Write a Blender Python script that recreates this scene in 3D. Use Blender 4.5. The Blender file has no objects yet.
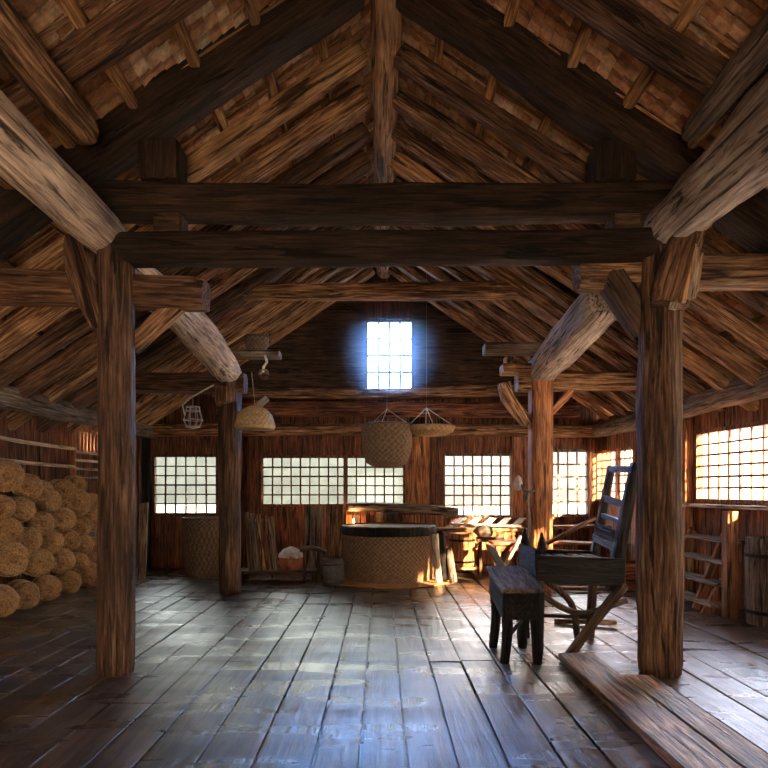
import bpy, bmesh, math, random
from mathutils import Vector, Matrix, noise
random.seed(7)
C = bpy.context.scene
COL = C.collection
F = 600.0; CX = 381.0; CY = 490.0; H = 1.6
def P(px, py, d):
    return Vector(((px-CX)/F*d, d, H+(CY-py)/F*d))
def U(a, b): return random.uniform(a, b)

# ------------------------------------------------------------------ materials
MATS = {}
def new_mat(name):
    m = bpy.data.materials.new(name); m.use_nodes = True
    nt = m.node_tree; nt.nodes.clear()
    o = nt.nodes.new('ShaderNodeOutputMaterial'); b = nt.nodes.new('ShaderNodeBsdfPrincipled')
    nt.links.new(b.outputs[0], o.inputs[0])
    return m, nt, b
def node(nt, t, **k):
    n = nt.nodes.new(t)
    for a, v in k.items():
        if a in n.inputs: n.inputs[a].default_value = v
        else: setattr(n, a, v)
    return n
def ramp(nt, fac, stops):
    r = nt.nodes.new('ShaderNodeValToRGB')
    el = r.color_ramp.elements
    while len(el) < len(stops): el.new(0.5)
    for e, (p, c) in zip(el, stops):
        e.position = p; e.color = (c[0], c[1], c[2], 1) if len(c) == 3 else c
    nt.links.new(fac, r.inputs[0]); return r
def mix(nt, fac, a, b, mode='MIX'):
    n = nt.nodes.new('ShaderNodeMix'); n.data_type = 'RGBA'; n.blend_type = mode
    for i, v in ((0, fac), (6, a), (7, b)):
        if hasattr(v, 'links'): nt.links.new(v, n.inputs[i])
        elif i == 0: n.inputs[0].default_value = v
        else: n.inputs[i].default_value = (v[0], v[1], v[2], 1)
    return n.outputs[2]
PAL = {
 'dark':   ((0.033,0.019,0.011),(0.094,0.053,0.030),(0.176,0.105,0.059)),
 'post':   ((0.038,0.019,0.011),(0.128,0.065,0.034),(0.297,0.176,0.105)),
 'rafter': ((0.063,0.031,0.014),(0.280,0.147,0.070),(0.700,0.434,0.231)),
 'pale':   ((0.22,0.16,0.12),(0.60,0.49,0.40),(0.820,0.748,0.638)),
 'honey':  ((0.156,0.078,0.034),(0.468,0.260,0.117),(0.754,0.481,0.247)),
 'red':    ((0.081,0.030,0.016),(0.270,0.105,0.049),(0.486,0.216,0.105)),
 'wall':   ((0.047,0.019,0.011),(0.196,0.076,0.039),(0.405,0.176,0.092)),
 'grey':   ((0.075,0.056,0.044),(0.213,0.163,0.125),(0.400,0.325,0.263)),
 'soot':   ((.012,.007,.005),(.035,.019,.011),(.075,.042,.024)),  # very dark brown wood of the front truss
 'black':  ((0.004,0.003,0.002),(0.012,0.009,0.008),(0.039,0.031,0.028)),
 'orange': ((.14,.05,.02),(.42,.17,.07),(.62,.30,.14)),  # orange wood; holds warm window light on the rear post and shelf
}
def W(kind='rafter', axis='x', rough=.72, bump=1.0):
    key = ('w', kind, axis, rough, bump)
    if key in MATS: return MATS[key]
    m, nt, b = new_mat('%s_wood' % kind); L = nt.links.new
    tc = nt.nodes.new('ShaderNodeTexCoord'); oi = nt.nodes.new('ShaderNodeObjectInfo')
    off = nt.nodes.new('ShaderNodeVectorMath'); off.operation = 'ADD'
    cm = nt.nodes.new('ShaderNodeVectorMath'); cm.operation = 'SCALE'; cm.inputs[0].default_value = (7.3, 5.1, 9.7)
    L(oi.outputs['Random'], cm.inputs['Scale']); L(tc.outputs['Object'], off.inputs[0]); L(cm.outputs[0], off.inputs[1])
    def mp(a, c):
        s = {'x': (a, c, c), 'y': (c, a, c), 'z': (c, c, a)}[axis]
        n = nt.nodes.new('ShaderNodeMapping'); n.inputs['Scale'].default_value = s
        L(off.outputs[0], n.inputs[0]); return n.outputs[0]
    n1 = node(nt, 'ShaderNodeTexNoise', Scale=1.0, Detail=7.0, Roughness=.65, Distortion=.6); L(mp(2.2, 34), n1.inputs['Vector'])
    n2 = node(nt, 'ShaderNodeTexNoise', Scale=1.0, Detail=4.0, Roughness=.6, Distortion=1.0); L(mp(1.0, 13), n2.inputs['Vector'])
    n3 = node(nt, 'ShaderNodeTexNoise', Scale=1.6, Detail=3.0); L(off.outputs[0], n3.inputs['Vector'])
    c0, c1, c2 = PAL[kind]
    r1 = ramp(nt, n1.outputs[0], [(.36, c0), (.50, c1), (.64, c2)])
    cr = ramp(nt, n2.outputs[0], [(.37, (.06,.05,.045)), (.43, (1,1,1))])
    col = mix(nt, .85, r1.outputs[0], cr.outputs[0], 'MULTIPLY')
    r3 = ramp(nt, n3.outputs[0], [(.35, (.62,.60,.60)), (.65, (1.18,1.12,1.05))])
    col = mix(nt, 1.0, col, r3.outputs[0], 'MULTIPLY')
    rr = ramp(nt, oi.outputs['Random'], [(0, (.75,.75,.78)), (1, (1.2,1.15,1.1))])
    col = mix(nt, 1.0, col, rr.outputs[0], 'MULTIPLY')
    L(col, b.inputs['Base Color']); b.inputs['Roughness'].default_value = rough; b.inputs['Specular IOR Level'].default_value = .28
    ad = node(nt, 'ShaderNodeMath', operation='MULTIPLY_ADD'); L(cr.outputs[0], ad.inputs[0]); ad.inputs[1].default_value = .6; L(n1.outputs[0], ad.inputs[2])
    bp = node(nt, 'ShaderNodeBump', Strength=bump, Distance=.03); L(ad.outputs[0], bp.inputs['Height']); L(bp.outputs[0], b.inputs['Normal'])
    MATS[key] = m; return m
def plain(name, col, rough=.6, metal=0.0, nscale=30, amt=.35, bump=.2, stretch=(1,1,1)):
    key = ('p', name)
    if key in MATS: return MATS[key]
    m, nt, b = new_mat(name); L = nt.links.new
    tc = nt.nodes.new('ShaderNodeTexCoord'); mp_ = nt.nodes.new('ShaderNodeMapping'); mp_.inputs['Scale'].default_value = stretch
    L(tc.outputs['Object'], mp_.inputs[0])
    n = node(nt, 'ShaderNodeTexNoise', Scale=float(nscale), Detail=5.0, Roughness=.65); L(mp_.outputs[0], n.inputs['Vector'])
    r = ramp(nt, n.outputs[0], [(.3, tuple(c*(1-amt) for c in col)), (.7, tuple(min(1, c*(1+amt)) for c in col))])
    L(r.outputs[0], b.inputs['Base Color']); b.inputs['Roughness'].default_value = rough; b.inputs['Metallic'].default_value = metal
    bp = node(nt, 'ShaderNodeBump', Strength=bump, Distance=.02); L(n.outputs[0], bp.inputs['Height']); L(bp.outputs[0], b.inputs['Normal'])
    MATS[key] = m; return m
def weave_colour(name, dark, light):
    m, nt, b = new_mat(name); L = nt.links.new
    at = nt.nodes.new('ShaderNodeAttribute'); at.attribute_name = 'tint'
    r_ = ramp(nt, at.outputs['Fac'], [(0, dark), (1, light)])
    tc = nt.nodes.new('ShaderNodeTexCoord'); n = node(nt, 'ShaderNodeTexNoise', Scale=22.0, Detail=5.0, Roughness=.7); L(tc.outputs['Object'], n.inputs['Vector'])
    r2 = ramp(nt, n.outputs[0], [(.35, (.6,.57,.55)), (.65, (1.2,1.15,1.1))])
    L(mix(nt, 1.0, r_.outputs[0], r2.outputs[0], 'MULTIPLY'), b.inputs['Base Color']); b.inputs['Roughness'].default_value = .85
    return m
def weave_tint(o, cols, a=2, b=2):
    me = o.data; at = me.attributes.new('tint', 'FLOAT', 'FACE'); rnd = random.Random(3)
    for i in range(len(me.polygons)):
        j, k = divmod(i, cols); at.data[i].value = max(0, min(1, (((k//a)+(j//b)) % 2)*.75+rnd.uniform(0,.25)))
def glass(name, tint):
    m = bpy.data.materials.new(name); m.use_nodes = True; nt = m.node_tree; nt.nodes.clear(); L = nt.links.new
    o = nt.nodes.new('ShaderNodeOutputMaterial'); t = nt.nodes.new('ShaderNodeBsdfTransparent'); g = nt.nodes.new('ShaderNodeBsdfGlossy')
    tc = nt.nodes.new('ShaderNodeTexCoord'); n = node(nt, 'ShaderNodeTexNoise', Scale=4.0, Detail=4.0); L(tc.outputs['Object'], n.inputs['Vector'])
    r = ramp(nt, n.outputs[0], [(.35, tuple(c*.86 for c in tint)), (.65, tint)])
    L(r.outputs[0], t.inputs[0]); g.inputs['Roughness'].default_value = .08
    mx = nt.nodes.new('ShaderNodeMixShader'); mx.inputs[0].default_value = .05
    L(t.outputs[0], mx.inputs[1]); L(g.outputs[0], mx.inputs[2]); L(mx.outputs[0], o.inputs[0]); return m
def tile_mat():
    m, nt, b = new_mat('clay_tile'); L = nt.links.new
    at = nt.nodes.new('ShaderNodeAttribute'); at.attribute_name = 'tint'
    r = ramp(nt, at.outputs['Fac'], [(0, (.18,.08,.042)), (.35, (.46,.23,.11)), (.65, (.66,.41,.24)), (.85, (.74,.60,.42)), (1, (.24,.20,.165))])
    tc = nt.nodes.new('ShaderNodeTexCoord'); n = node(nt, 'ShaderNodeTexNoise', Scale=14.0, Detail=5.0, Roughness=.7); L(tc.outputs['Object'], n.inputs['Vector'])
    r2 = ramp(nt, n.outputs[0], [(.35, (.55,.52,.5)), (.65, (1.2,1.15,1.1))])
    L(mix(nt, 1.0, r.outputs[0], r2.outputs[0], 'MULTIPLY'), b.inputs['Base Color']); b.inputs['Roughness'].default_value = .85
    bp = node(nt, 'ShaderNodeBump', Strength=.4, Distance=.02); L(n.outputs[0], bp.inputs['Height']); L(bp.outputs[0], b.inputs['Normal'])
    return m
def floor_mat():
    m, nt, b = new_mat('worn_floor_boards'); L = nt.links.new
    at = nt.nodes.new('ShaderNodeAttribute'); at.attribute_name = 'tint'
    tc = nt.nodes.new('ShaderNodeTexCoord')
    mpn = nt.nodes.new('ShaderNodeMapping'); mpn.inputs['Scale'].default_value = (16, 1.3, 1); L(tc.outputs['Object'], mpn.inputs[0])
    ofs = nt.nodes.new('ShaderNodeCombineXYZ'); ml = node(nt, 'ShaderNodeMath', operation='MULTIPLY'); L(at.outputs['Fac'], ml.inputs[0]); ml.inputs[1].default_value = 37.0
    L(ml.outputs[0], ofs.inputs[1]); L(ofs.outputs[0], mpn.inputs['Location'])
    n1 = node(nt, 'ShaderNodeTexNoise', Scale=1.0, Detail=8.0, Roughness=.68, Distortion=.7); L(mpn.outputs[0], n1.inputs['Vector'])
    n2 = node(nt, 'ShaderNodeTexNoise', Scale=2.2, Detail=5.0, Roughness=.6, Distortion=.4); L(tc.outputs['Object'], n2.inputs['Vector'])
    r1 = ramp(nt, n1.outputs[0], [(.30, (.015,.011,.009)), (.48, (.075,.056,.044)), (.68, (.175,.14,.112))])
    r2 = ramp(nt, n2.outputs[0], [(.35, (.60,.58,.58)), (.65, (1.15,1.12,1.1))])
    col = mix(nt, 1.0, r1.outputs[0], r2.outputs[0], 'MULTIPLY')
    r3 = ramp(nt, at.outputs['Fac'], [(0, (.72,.70,.72)), (1, (1.22,1.18,1.12))])
    col = mix(nt, 1.0, col, r3.outputs[0], 'MULTIPLY')
    L(col, b.inputs['Base Color'])
    mp3 = nt.nodes.new('ShaderNodeMapping'); mp3.inputs['Scale'].default_value = (.9, 3.6, 1); L(tc.outputs['Object'], mp3.inputs[0])
    n4 = node(nt, 'ShaderNodeTexNoise', Scale=1.0, Detail=2.0, Roughness=.5, Distortion=.5); L(mp3.outputs[0], n4.inputs['Vector'])
    rr = ramp(nt, n4.outputs[0], [(.30, (.20,)*3), (.70, (.42,)*3)]); L(rr.outputs[0], b.inputs['Roughness'])
    b.inputs['Specular IOR Level'].default_value = .42
    ad = node(nt, 'ShaderNodeMath', operation='MULTIPLY_ADD'); L(n4.outputs[0], ad.inputs[0]); ad.inputs[1].default_value = .28; L(n1.outputs[0], ad.inputs[2])
    bp = node(nt, 'ShaderNodeBump', Strength=.5, Distance=.02); L(ad.outputs[0], bp.inputs['Height']); L(bp.outputs[0], b.inputs['Normal'])
    return m
def weave_mat(name, col):
    return plain(name, col, .8, 0, 60, .45, .5)
STRAW = plain('straw', (.42,.225,.09), .85, 0, 45, .75, 1.0, (1,.35,1))
STRAWR = plain('straw_dark', (.36,.19,.075), .85, 0, 45, .75, 1.0, (1,.35,1))
STALK = plain('pale_straw', (.56,.36,.17), .8, 0, 20)
TWINE = plain('twine', (.50,.42,.32), .9, 0, 60)
IRON = plain('iron', (.10,.095,.09), .45, .6, 25)
WIRE = plain('pale_wire', (.55,.55,.56), .4, .5, 25)
CLOTHW = plain('white_cloth', (.66,.58,.56), .9, 0, 10)
CLOTHR = plain('rust_cloth', (.40,.13,.07), .9, 0, 10)

# ------------------------------------------------------------------ mesh helpers
class MB:
    def __init__(s): s.bm = bmesh.new(); s.tints = []
    def box(s, c, size, rot=None, taper=None, bev=0.0):
        c = Vector(c); hx, hy, hz = size[0]/2, size[1]/2, size[2]/2
        R = rot if rot is not None else Matrix.Identity(3)
        vs = []
        for sx, sy, sz in ((-1,-1,-1),(1,-1,-1),(1,1,-1),(-1,1,-1),(-1,-1,1),(1,-1,1),(1,1,1),(-1,1,1)):
            k = taper if (taper and sz > 0) else 1
            vs.append(s.bm.verts.new(c + R @ Vector((sx*hx*k, sy*hy*k, sz*hz))))
        fs = [s.bm.faces.new([vs[i] for i in q]) for q in ((3,2,1,0),(4,5,6,7),(0,1,5,4),(1,2,6,5),(2,3,7,6),(3,0,4,7))]
        if bev:
            es = list({e for f in fs for e in f.edges})
            bmesh.ops.bevel(s.bm, geom=es, offset=bev, segments=1, affect='EDGES')
        return fs
    def bar(s, a, b, w, h, up=Vector((0,0,1)), bev=0.0):
        a, b = Vector(a), Vector(b); d = (b-a); l = d.length; x = d.normalized()
        y = Vector(up).cross(x)
        if y.length < 1e-3: y = Vector((0,1,0)).cross(x)
        y.normalize(); z = x.cross(y)
        R = Matrix((x, y, z)).transposed()
        return s.box((a+b)/2, (l, w, h), R, bev=bev)
    def tube(s, pts, r, n=8, closed=False, caps=True):
        pts = [Vector(p) for p in pts]; rings = []
        N = len(pts); rr = r if isinstance(r, (list, tuple)) else [r]*N
        prev = None
        for i, p in enumerate(pts):
            if closed: t = pts[(i+1) % N]-pts[i-1]
            else: t = pts[min(i+1, N-1)]-pts[max(i-1, 0)]
            t.normalize()
            u = prev - t*prev.dot(t) if prev is not None else (Vector((0,0,1)) if abs(t.z) < .9 else Vector((1,0,0))).cross(t)
            u.normalize(); prev = u; v = t.cross(u)
            rings.append([s.bm.verts.new(p + (u*math.cos(2*math.pi*k/n)+v*math.sin(2*math.pi*k/n))*rr[i]) for k in range(n)])
        M = N if closed else N-1
        for i in range(M):
            A, B = rings[i], rings[(i+1) % N]
            for k in range(n): 
                f = s.bm.faces.new((A[k], A[(k+1)%n], B[(k+1)%n], B[k])); f.smooth = True
        if caps and not closed:
            s.bm.faces.new(rings[0][::-1]); s.bm.faces.new(rings[-1])
    def lathe(s, prof, n=40, c=(0,0,0), fn=None, sub=1, smooth=True, ang=(0, 2*math.pi)):
        c = Vector(c); pr = []
        for i in range(len(prof)-1):
            for k in range(sub):
                t = k/sub; pr.append((prof[i][0]*(1-t)+prof[i+1][0]*t, prof[i][1]*(1-t)+prof[i+1][1]*t))
        pr.append(prof[-1]); rings = []
        full = abs(ang[1]-ang[0]-2*math.pi) < 1e-4
        m = n if full else n+1
        for j, (r, z) in enumerate(pr):
            ring = []
            for k in range(m):
                a = ang[0]+(ang[1]-ang[0])*k/n; q = r + (fn(a, z, r, j, k) if fn and r > 1e-4 else 0)
                ring.append(s.bm.verts.new(c+Vector((q*math.cos(a), q*math.sin(a), z))))
            rings.append(ring)
        for j in range(len(rings)-1):
            for k in range(n):
                f = s.bm.faces.new((rings[j][k], rings[j][(k+1)%m], rings[j+1][(k+1)%m], rings[j+1][k])); f.smooth = smooth
        return rings
    def build(s, name, mat, parent=None, loc=None, rot=None, shift=None):
        """shift: world point that becomes the local origin"""
        if shift is not None:
            bmesh.ops.translate(s.bm, vec=-Vector(shift), verts=s.bm.verts)
        me = bpy.data.meshes.new(name)
        bmesh.ops.recalc_face_normals(s.bm, faces=s.bm.faces)
        s.bm.to_mesh(me); s.bm.free(); me.materials.append(mat)
        o = bpy.data.objects.new(name, me); COL.objects.link(o)
        if parent is not None:
            o.parent = parent
        if shift is not None: o.location = Vector(shift)-(parent_origin(parent) if parent else Vector())
        if loc is not None: o.location = loc
        if rot is not None: o.rotation_euler = rot
        return o
def parent_origin(p):
    v = Vector()
    while p is not None: v += Vector(p.location); p = p.parent
    return v
def tag(o, label, cat, group=None, kind=None):
    o['label'] = label; o['category'] = cat
    if group: o['group'] = group
    if kind: o['kind'] = kind
    return o
def struct(o, label=None):
    o['kind'] = 'structure'
    if label: o['label'] = label
    return o
def thing(name, loc, label, cat, group=None, rz=0):
    o = bpy.data.objects.new(name, None); COL.objects.link(o); o.location = loc; o.rotation_euler = (0,0,rz)
    o.empty_display_size = .1
    return tag(o, label, cat, group)
def catmull(pts, n):
    pts = [Vector(p) for p in pts]
    if len(pts) == 2: return [pts[0].lerp(pts[1], i/n) for i in range(n+1)]
    ext = [2*pts[0]-pts[1]]+pts+[2*pts[-1]-pts[-2]]; out = []
    S = len(pts)-1
    for i in range(n+1):
        t = i/n*S; k = min(int(t), S-1); t -= k
        a, b, c, d = ext[k:k+4]
        out.append(.5*((2*b)+(c-a)*t+(2*a-5*b+4*c-d)*t*t+(3*b-a-3*c+d)*t**3))
    return out
def log(name, pts, r0, r1=None, mat=None, parent=None, sq=2.0, aspect=1.0, rough=.035, seg=20, knot=.02, bend=0.0, up=(0,0,1), rm=None):
    """one timber; local X follows its length. sq 2 = round, 6 = squared. aspect = height/width"""
    pts = [Vector(p) for p in pts]; r1 = r0 if r1 is None else r1
    L = sum((pts[i+1]-pts[i]).length for i in range(len(pts)-1))
    n = max(6, int(L/.10)); path = catmull(pts, n)
    x = (pts[-1]-pts[0]).normalized(); y = Vector(up).cross(x)
    if y.length < .05: y = Vector((0,1,0)).cross(x)
    y.normalize(); z = x.cross(y); R = Matrix((x, y, z)).transposed(); Ri = R.transposed(); o0 = pts[0]
    seed = Vector((U(0,90), U(0,90), U(0,90)))
    bm = bmesh.new(); rings = []
    for i, p in enumerate(path):
        t = i/n; q = Ri @ (p-o0)
        q.z += bend*math.sin(math.pi*t); q.y += bend*.5*math.sin(math.pi*1.7*t+seed.x)
        r = r0*(1-t)+r1*t
        if rm: r = r0*(1-t)*(1-t)+2*rm*t*(1-t)+r1*t*t
        r *= 1+knot*2*noise.noise(seed+Vector((t*L*1.2, 0, 0)))
        if i in (0, n): r *= .93
        ring = []
        tt = (path[min(i+1, n)]-path[max(i-1, 0)]).normalized(); tl = Ri @ tt
        yy = Vector((0,0,1)).cross(tl).normalized(); zz = tl.cross(yy)
        for k in range(seg):
            a = 2*math.pi*k/seg; c, s_ = math.cos(a), math.sin(a)
            e = 2/sq; cy = math.copysign(abs(c)**e, c); sz = math.copysign(abs(s_)**e, s_)
            m = 1+rough*2.2*noise.noise(seed+Vector((t*L*.9, c*2.2, s_*2.2)))+rough*1.2*noise.noise(seed+Vector((t*L*2.5, c*7, s_*7)))
            ring.append(bm.verts.new(q + yy*cy*r*m + zz*sz*r*m*aspect))
        rings.append(ring)
    for i in range(n):
        for k in range(seg):
            f = bm.faces.new((rings[i][k], rings[i][(k+1)%seg], rings[i+1][(k+1)%seg], rings[i+1][k])); f.smooth = True
    for ring in (rings[0], rings[-1]):
        cc = sum((v.co for v in ring), Vector())/seg; cv = bm.verts.new(cc)
        for k in range(seg): bm.faces.new((ring[k], ring[(k+1)%seg], cv))
    bmesh.ops.recalc_face_normals(bm, faces=bm.faces)
    me = bpy.data.meshes.new(name); bm.to_mesh(me); bm.free(); me.materials.append(mat or W('rafter'))
    for e in me.edges: pass
    o = bpy.data.objects.new(name, me); COL.objects.link(o)
    M = Matrix.Translation(o0) @ R.to_4x4()
    if parent is not None:
        o.parent = parent; M = Matrix.Translation(-parent_origin(parent)) @ M
    o.matrix_local = M
    return o
def board(name, a, b, w, h, mat, parent=None, bev=.004, up=(0,0,1)):
    """a plank whose local X follows its length"""
    a, b = Vector(a), Vector(b); x = (b-a).normalized(); y = Vector(up).cross(x)
    if y.length < .05: y = Vector((0,1,0)).cross(x)
    y.normalize(); z = x.cross(y); R = Matrix((x, y, z)).transposed()
    mb = MB(); l = (b-a).length; mb.box((l/2, 0, 0), (l, w, h), bev=bev)
    me_o = mb.build(name, mat, parent)
    M = Matrix.Translation(a) @ R.to_4x4()
    if parent is not None: M = Matrix.Translation(-parent_origin(parent)) @ M
    me_o.matrix_local = M; return me_o

# ------------------------------------------------------------------ setting
BACK = 12.3; FRONT = -2.5
APEX = 6.0; SL = .67
def under(x): return APEX-SL*abs(x)             # underside of the rafters
DECK = APEX+.36
def wl(d): return -(4.95+.085*(BACK-d))          # left wall x at depth d
def wr(d): return 4.42+.117*(BACK-d)

# floor: boards as one mesh
def make_floor():
    bm = bmesh.new(); lay = bm.faces.layers.float.new('tint')
    x = -6.6; joints = [5.62]
    while x < 7.0:
        w = U(.27, .36)
        ys = [FRONT]
        if -2.2 < x < 1.6: cuts = [5.62+U(-.03,.03)]
        else: cuts = [U(3.2, 7.5)]
        if random.random() < .6: cuts.append(U(8.6, 11.2))
        ys += sorted(cuts)+[BACK+.3]
        for a, b in zip(ys[:-1], ys[1:]):
            up = .035 if (x > 1.55 and b < 7 and a < 3 and False) else 0
            z1 = U(-.004, .004); z2 = z1+U(-.004,.004); t = random.random(); g = U(.009,.017)
            n = max(2, int((b-a)/.35)); rows = []
            dx1, dx2 = U(-.006,.006), U(-.006,.006)
            for i in range(n+1):
                yy = a+.004+(b-a-.008)*i/n; q = []
                wv = .003*math.sin(yy*2.3+x*5)
                for (xx, zz) in ((x+g+dx1+wv, -.03), (x+g+dx1+wv, z1-.003), (x+g+.006, z1), (x+w*.5, z1+.003), (x+w-.008, z2), (x+w-g*.3+dx2+wv, z2-.003), (x+w-g*.3+dx2+wv, -.03)):
                    q.append(bm.verts.new((xx, yy, zz)))
                rows.append(q)
            for i in range(n):
                for k in range(6):
                    f = bm.faces.new((rows[i][k], rows[i][k+1], rows[i+1][k+1], rows[i+1][k])); f[lay] = t
            for q in (rows[0], rows[-1]):
                f = bm.faces.new(q); f[lay] = t
        x += w
    # bearer bed below
    vs = [bm.verts.new(v) for v in ((-6.8,FRONT,-.035),(7.2,FRONT,-.035),(7.2,BACK+.3,-.035),(-6.8,BACK+.3,-.035),(-6.8,FRONT,-.2),(7.2,FRONT,-.2),(7.2,BACK+.3,-.2),(-6.8,BACK+.3,-.2))]
    for q in ((0,1,2,3),(7,6,5,4),(0,4,5,1),(1,5,6,2),(2,6,7,3),(3,7,4,0)): bm.faces.new([vs[i] for i in q])
    bmesh.ops.recalc_face_normals(bm, faces=bm.faces)
    me = bpy.data.meshes.new('floor'); bm.to_mesh(me); bm.free(); me.materials.append(FLOORM)
    o = bpy.data.objects.new('floor', me); COL.objects.link(o); struct(o, 'worn grey brown wide wooden floor boards'); return o
FLOORM = floor_mat()
make_floor()

# ceiling: clay tiles over the battens, both slopes, with an outer skin
def make_ceiling():
    bm = bmesh.new(); lay = bm.faces.layers.float.new('tint')
    cs = 1/math.sqrt(1+SL*SL); sn = SL*cs; LEN = 6.35/cs
    def EV(side, v): return ((wr(v) if side > 0 else -wl(v))+.42)/cs
    for side in (-1, 1):
        def T(u, v, w):   # u down the slope, v depth, w above the deck
            return Vector((side*(u*cs+w*sn), v, DECK-u*sn+w*cs))
        u = 0.0; row = 0
        while u < LEN:
            du = .115; y = 1.6+(row % 2)*.0
            while y < BACK+.5:
                if u > EV(side, y): y += .135; continue
                dy = .135; t = noise.noise(Vector((u*.8, y*.8, side*9)))*.35+.45+U(-.28,.28)
                t = max(0, min(1, t))
                w0 = U(-.004,.006); tl = U(-.006,.010); g = .007; j = U(-.006,.006)
                a = [T(u-.03, y+g+j, w0+.022), T(u+du-.004, y+g+j, w0+tl), T(u+du-.004, y+dy-g+j, w0+tl+U(-.005,.005)), T(u-.03, y+dy-g+j, w0+.022)]
                m1 = [T(u-.03, y+dy*.5, w0+.034), T(u+du-.004, y+dy*.5, w0+tl+.014)]
                up = Vector((side*sn, 0, cs))*.014
                v = [bm.verts.new(p) for p in (a[0], m1[0], a[3], a[1], m1[1], a[2])]
                v2 = [bm.verts.new(p+up) for p in (a[0], m1[0], a[3], a[1], m1[1], a[2])]
                for q in ((0,1,4,3),(1,2,5,4)):
                    f = bm.faces.new([v[i] for i in q]); f[lay] = t
                    f = bm.faces.new([v2[i] for i in reversed(q)]); f[lay] = t
                for q in ((0,3),(5,2)):
                    f = bm.faces.new([v[q[0]], v[q[1]], v2[q[1]], v2[q[0]]]); f[lay] = t
                for q in ((3,4),(4,5),(0,1),(1,2)):
                    f = bm.faces.new([v[q[0]], v[q[1]], v2[q[1]], v2[q[0]]]); f[lay] = t
                y += dy
            u += du; row += 1
        # outer skin
        c = [T(-.05, FRONT-.5, .06), T(EV(side, FRONT-.5), FRONT-.5, .06), T(EV(side, BACK+.6), BACK+.6, .06), T(-.05, BACK+.6, .06)]
        d = [p+Vector((0,0,.05)) for p in c]; v = [bm.verts.new(p) for p in c+d]
        for q in ((0,1,2,3),(7,6,5,4),(0,4,5,1),(1,5,6,2),(2,6,7,3),(3,7,4,0)):
            f = bm.faces.new([v[i] for i in q]); f[lay] = .2
    me = bpy.data.meshes.new('ceiling'); bmesh.ops.recalc_face_normals(bm, faces=bm.faces); bm.to_mesh(me); bm.free(); me.materials.append(tile_mat())
    o = bpy.data.objects.new('ceiling', me); COL.objects.link(o); struct(o, 'steep roof underside of brown clay tiles on both slopes')
make_ceiling()

# walls of upright planks with openings; u runs along the wall
def plank_wall(name, A, B, top, openings, mat, label, z0=-.05, out=None, width=.2, splits=None):
    A, B = Vector((A[0], A[1], 0)), Vector((B[0], B[1], 0)); D = (B-A); Lw = D.length; x = D.normalized(); y = Vector((0,0,1)).cross(x)
    if out is not None and y.dot(Vector(out)) < 0: y = -y          # y points outwards
    cuts = {0.0, Lw}
    for (u0, u1, a, b) in openings: cuts |= {u0, u1}
    cuts = sorted(cuts); edges = []
    for a, b in zip(cuts[:-1], cuts[1:]):
        n = max(1, round((b-a)/width))
        for i in range(n): edges.append((a+(b-a)*i/n, a+(b-a)*(i+1)/n))
    bm = bmesh.new()
    def slab(u0, u1, z0a, zt0, zt1, y0, y1):
        vs = []
        for (u, z) in ((u0, z0a), (u1, z0a), (u1, zt1), (u0, zt0)):
            for yy in (y0, y1): vs.append(bm.verts.new(A+x*u+y*yy+Vector((0,0,z))))
        for q in ((0,2,4,6),(7,5,3,1),(0,1,3,2),(2,3,5,4),(4,5,7,6),(6,7,1,0)): bm.faces.new([vs[i] for i in q])
    for (a, b) in edges:
        m = (a+b)/2; iv = [(z0, None)]
        for (u0, u1, wa, wb) in openings:
            if u0-1e-4 <= m <= u1+1e-4: iv = [(z0, wa), (wb, None)]
        off = U(0, .018); g = .004
        for (za, zb) in iv:
            t0 = top(A.x+x.x*a, A.y+x.y*a) if zb is None else zb; t1 = top(A.x+x.x*b, A.y+x.y*b) if zb is None else zb
            if max(t0, t1) < za+.02: continue
            t0 = max(t0, za+.01); t1 = max(t1, za+.01)
            if splits and zb is None:                                # horizontal boards in the gable
                pass
            slab(a+g, b-g, za, t0, t1, off, off+.035)
            slab(a-.001, b+.001, za, t0, t1, .054, .085)
    bmesh.ops.recalc_face_normals(bm, faces=bm.faces)
    bmesh.ops.translate(bm, vec=-A, verts=bm.verts)
    me = bpy.data.meshes.new(name); bm.to_mesh(me); bm.free(); me.materials.append(mat)
    o = bpy.data.objects.new(name, me); COL.objects.link(o); o.location = A; struct(o, label); return o
wincount = [0]
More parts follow.
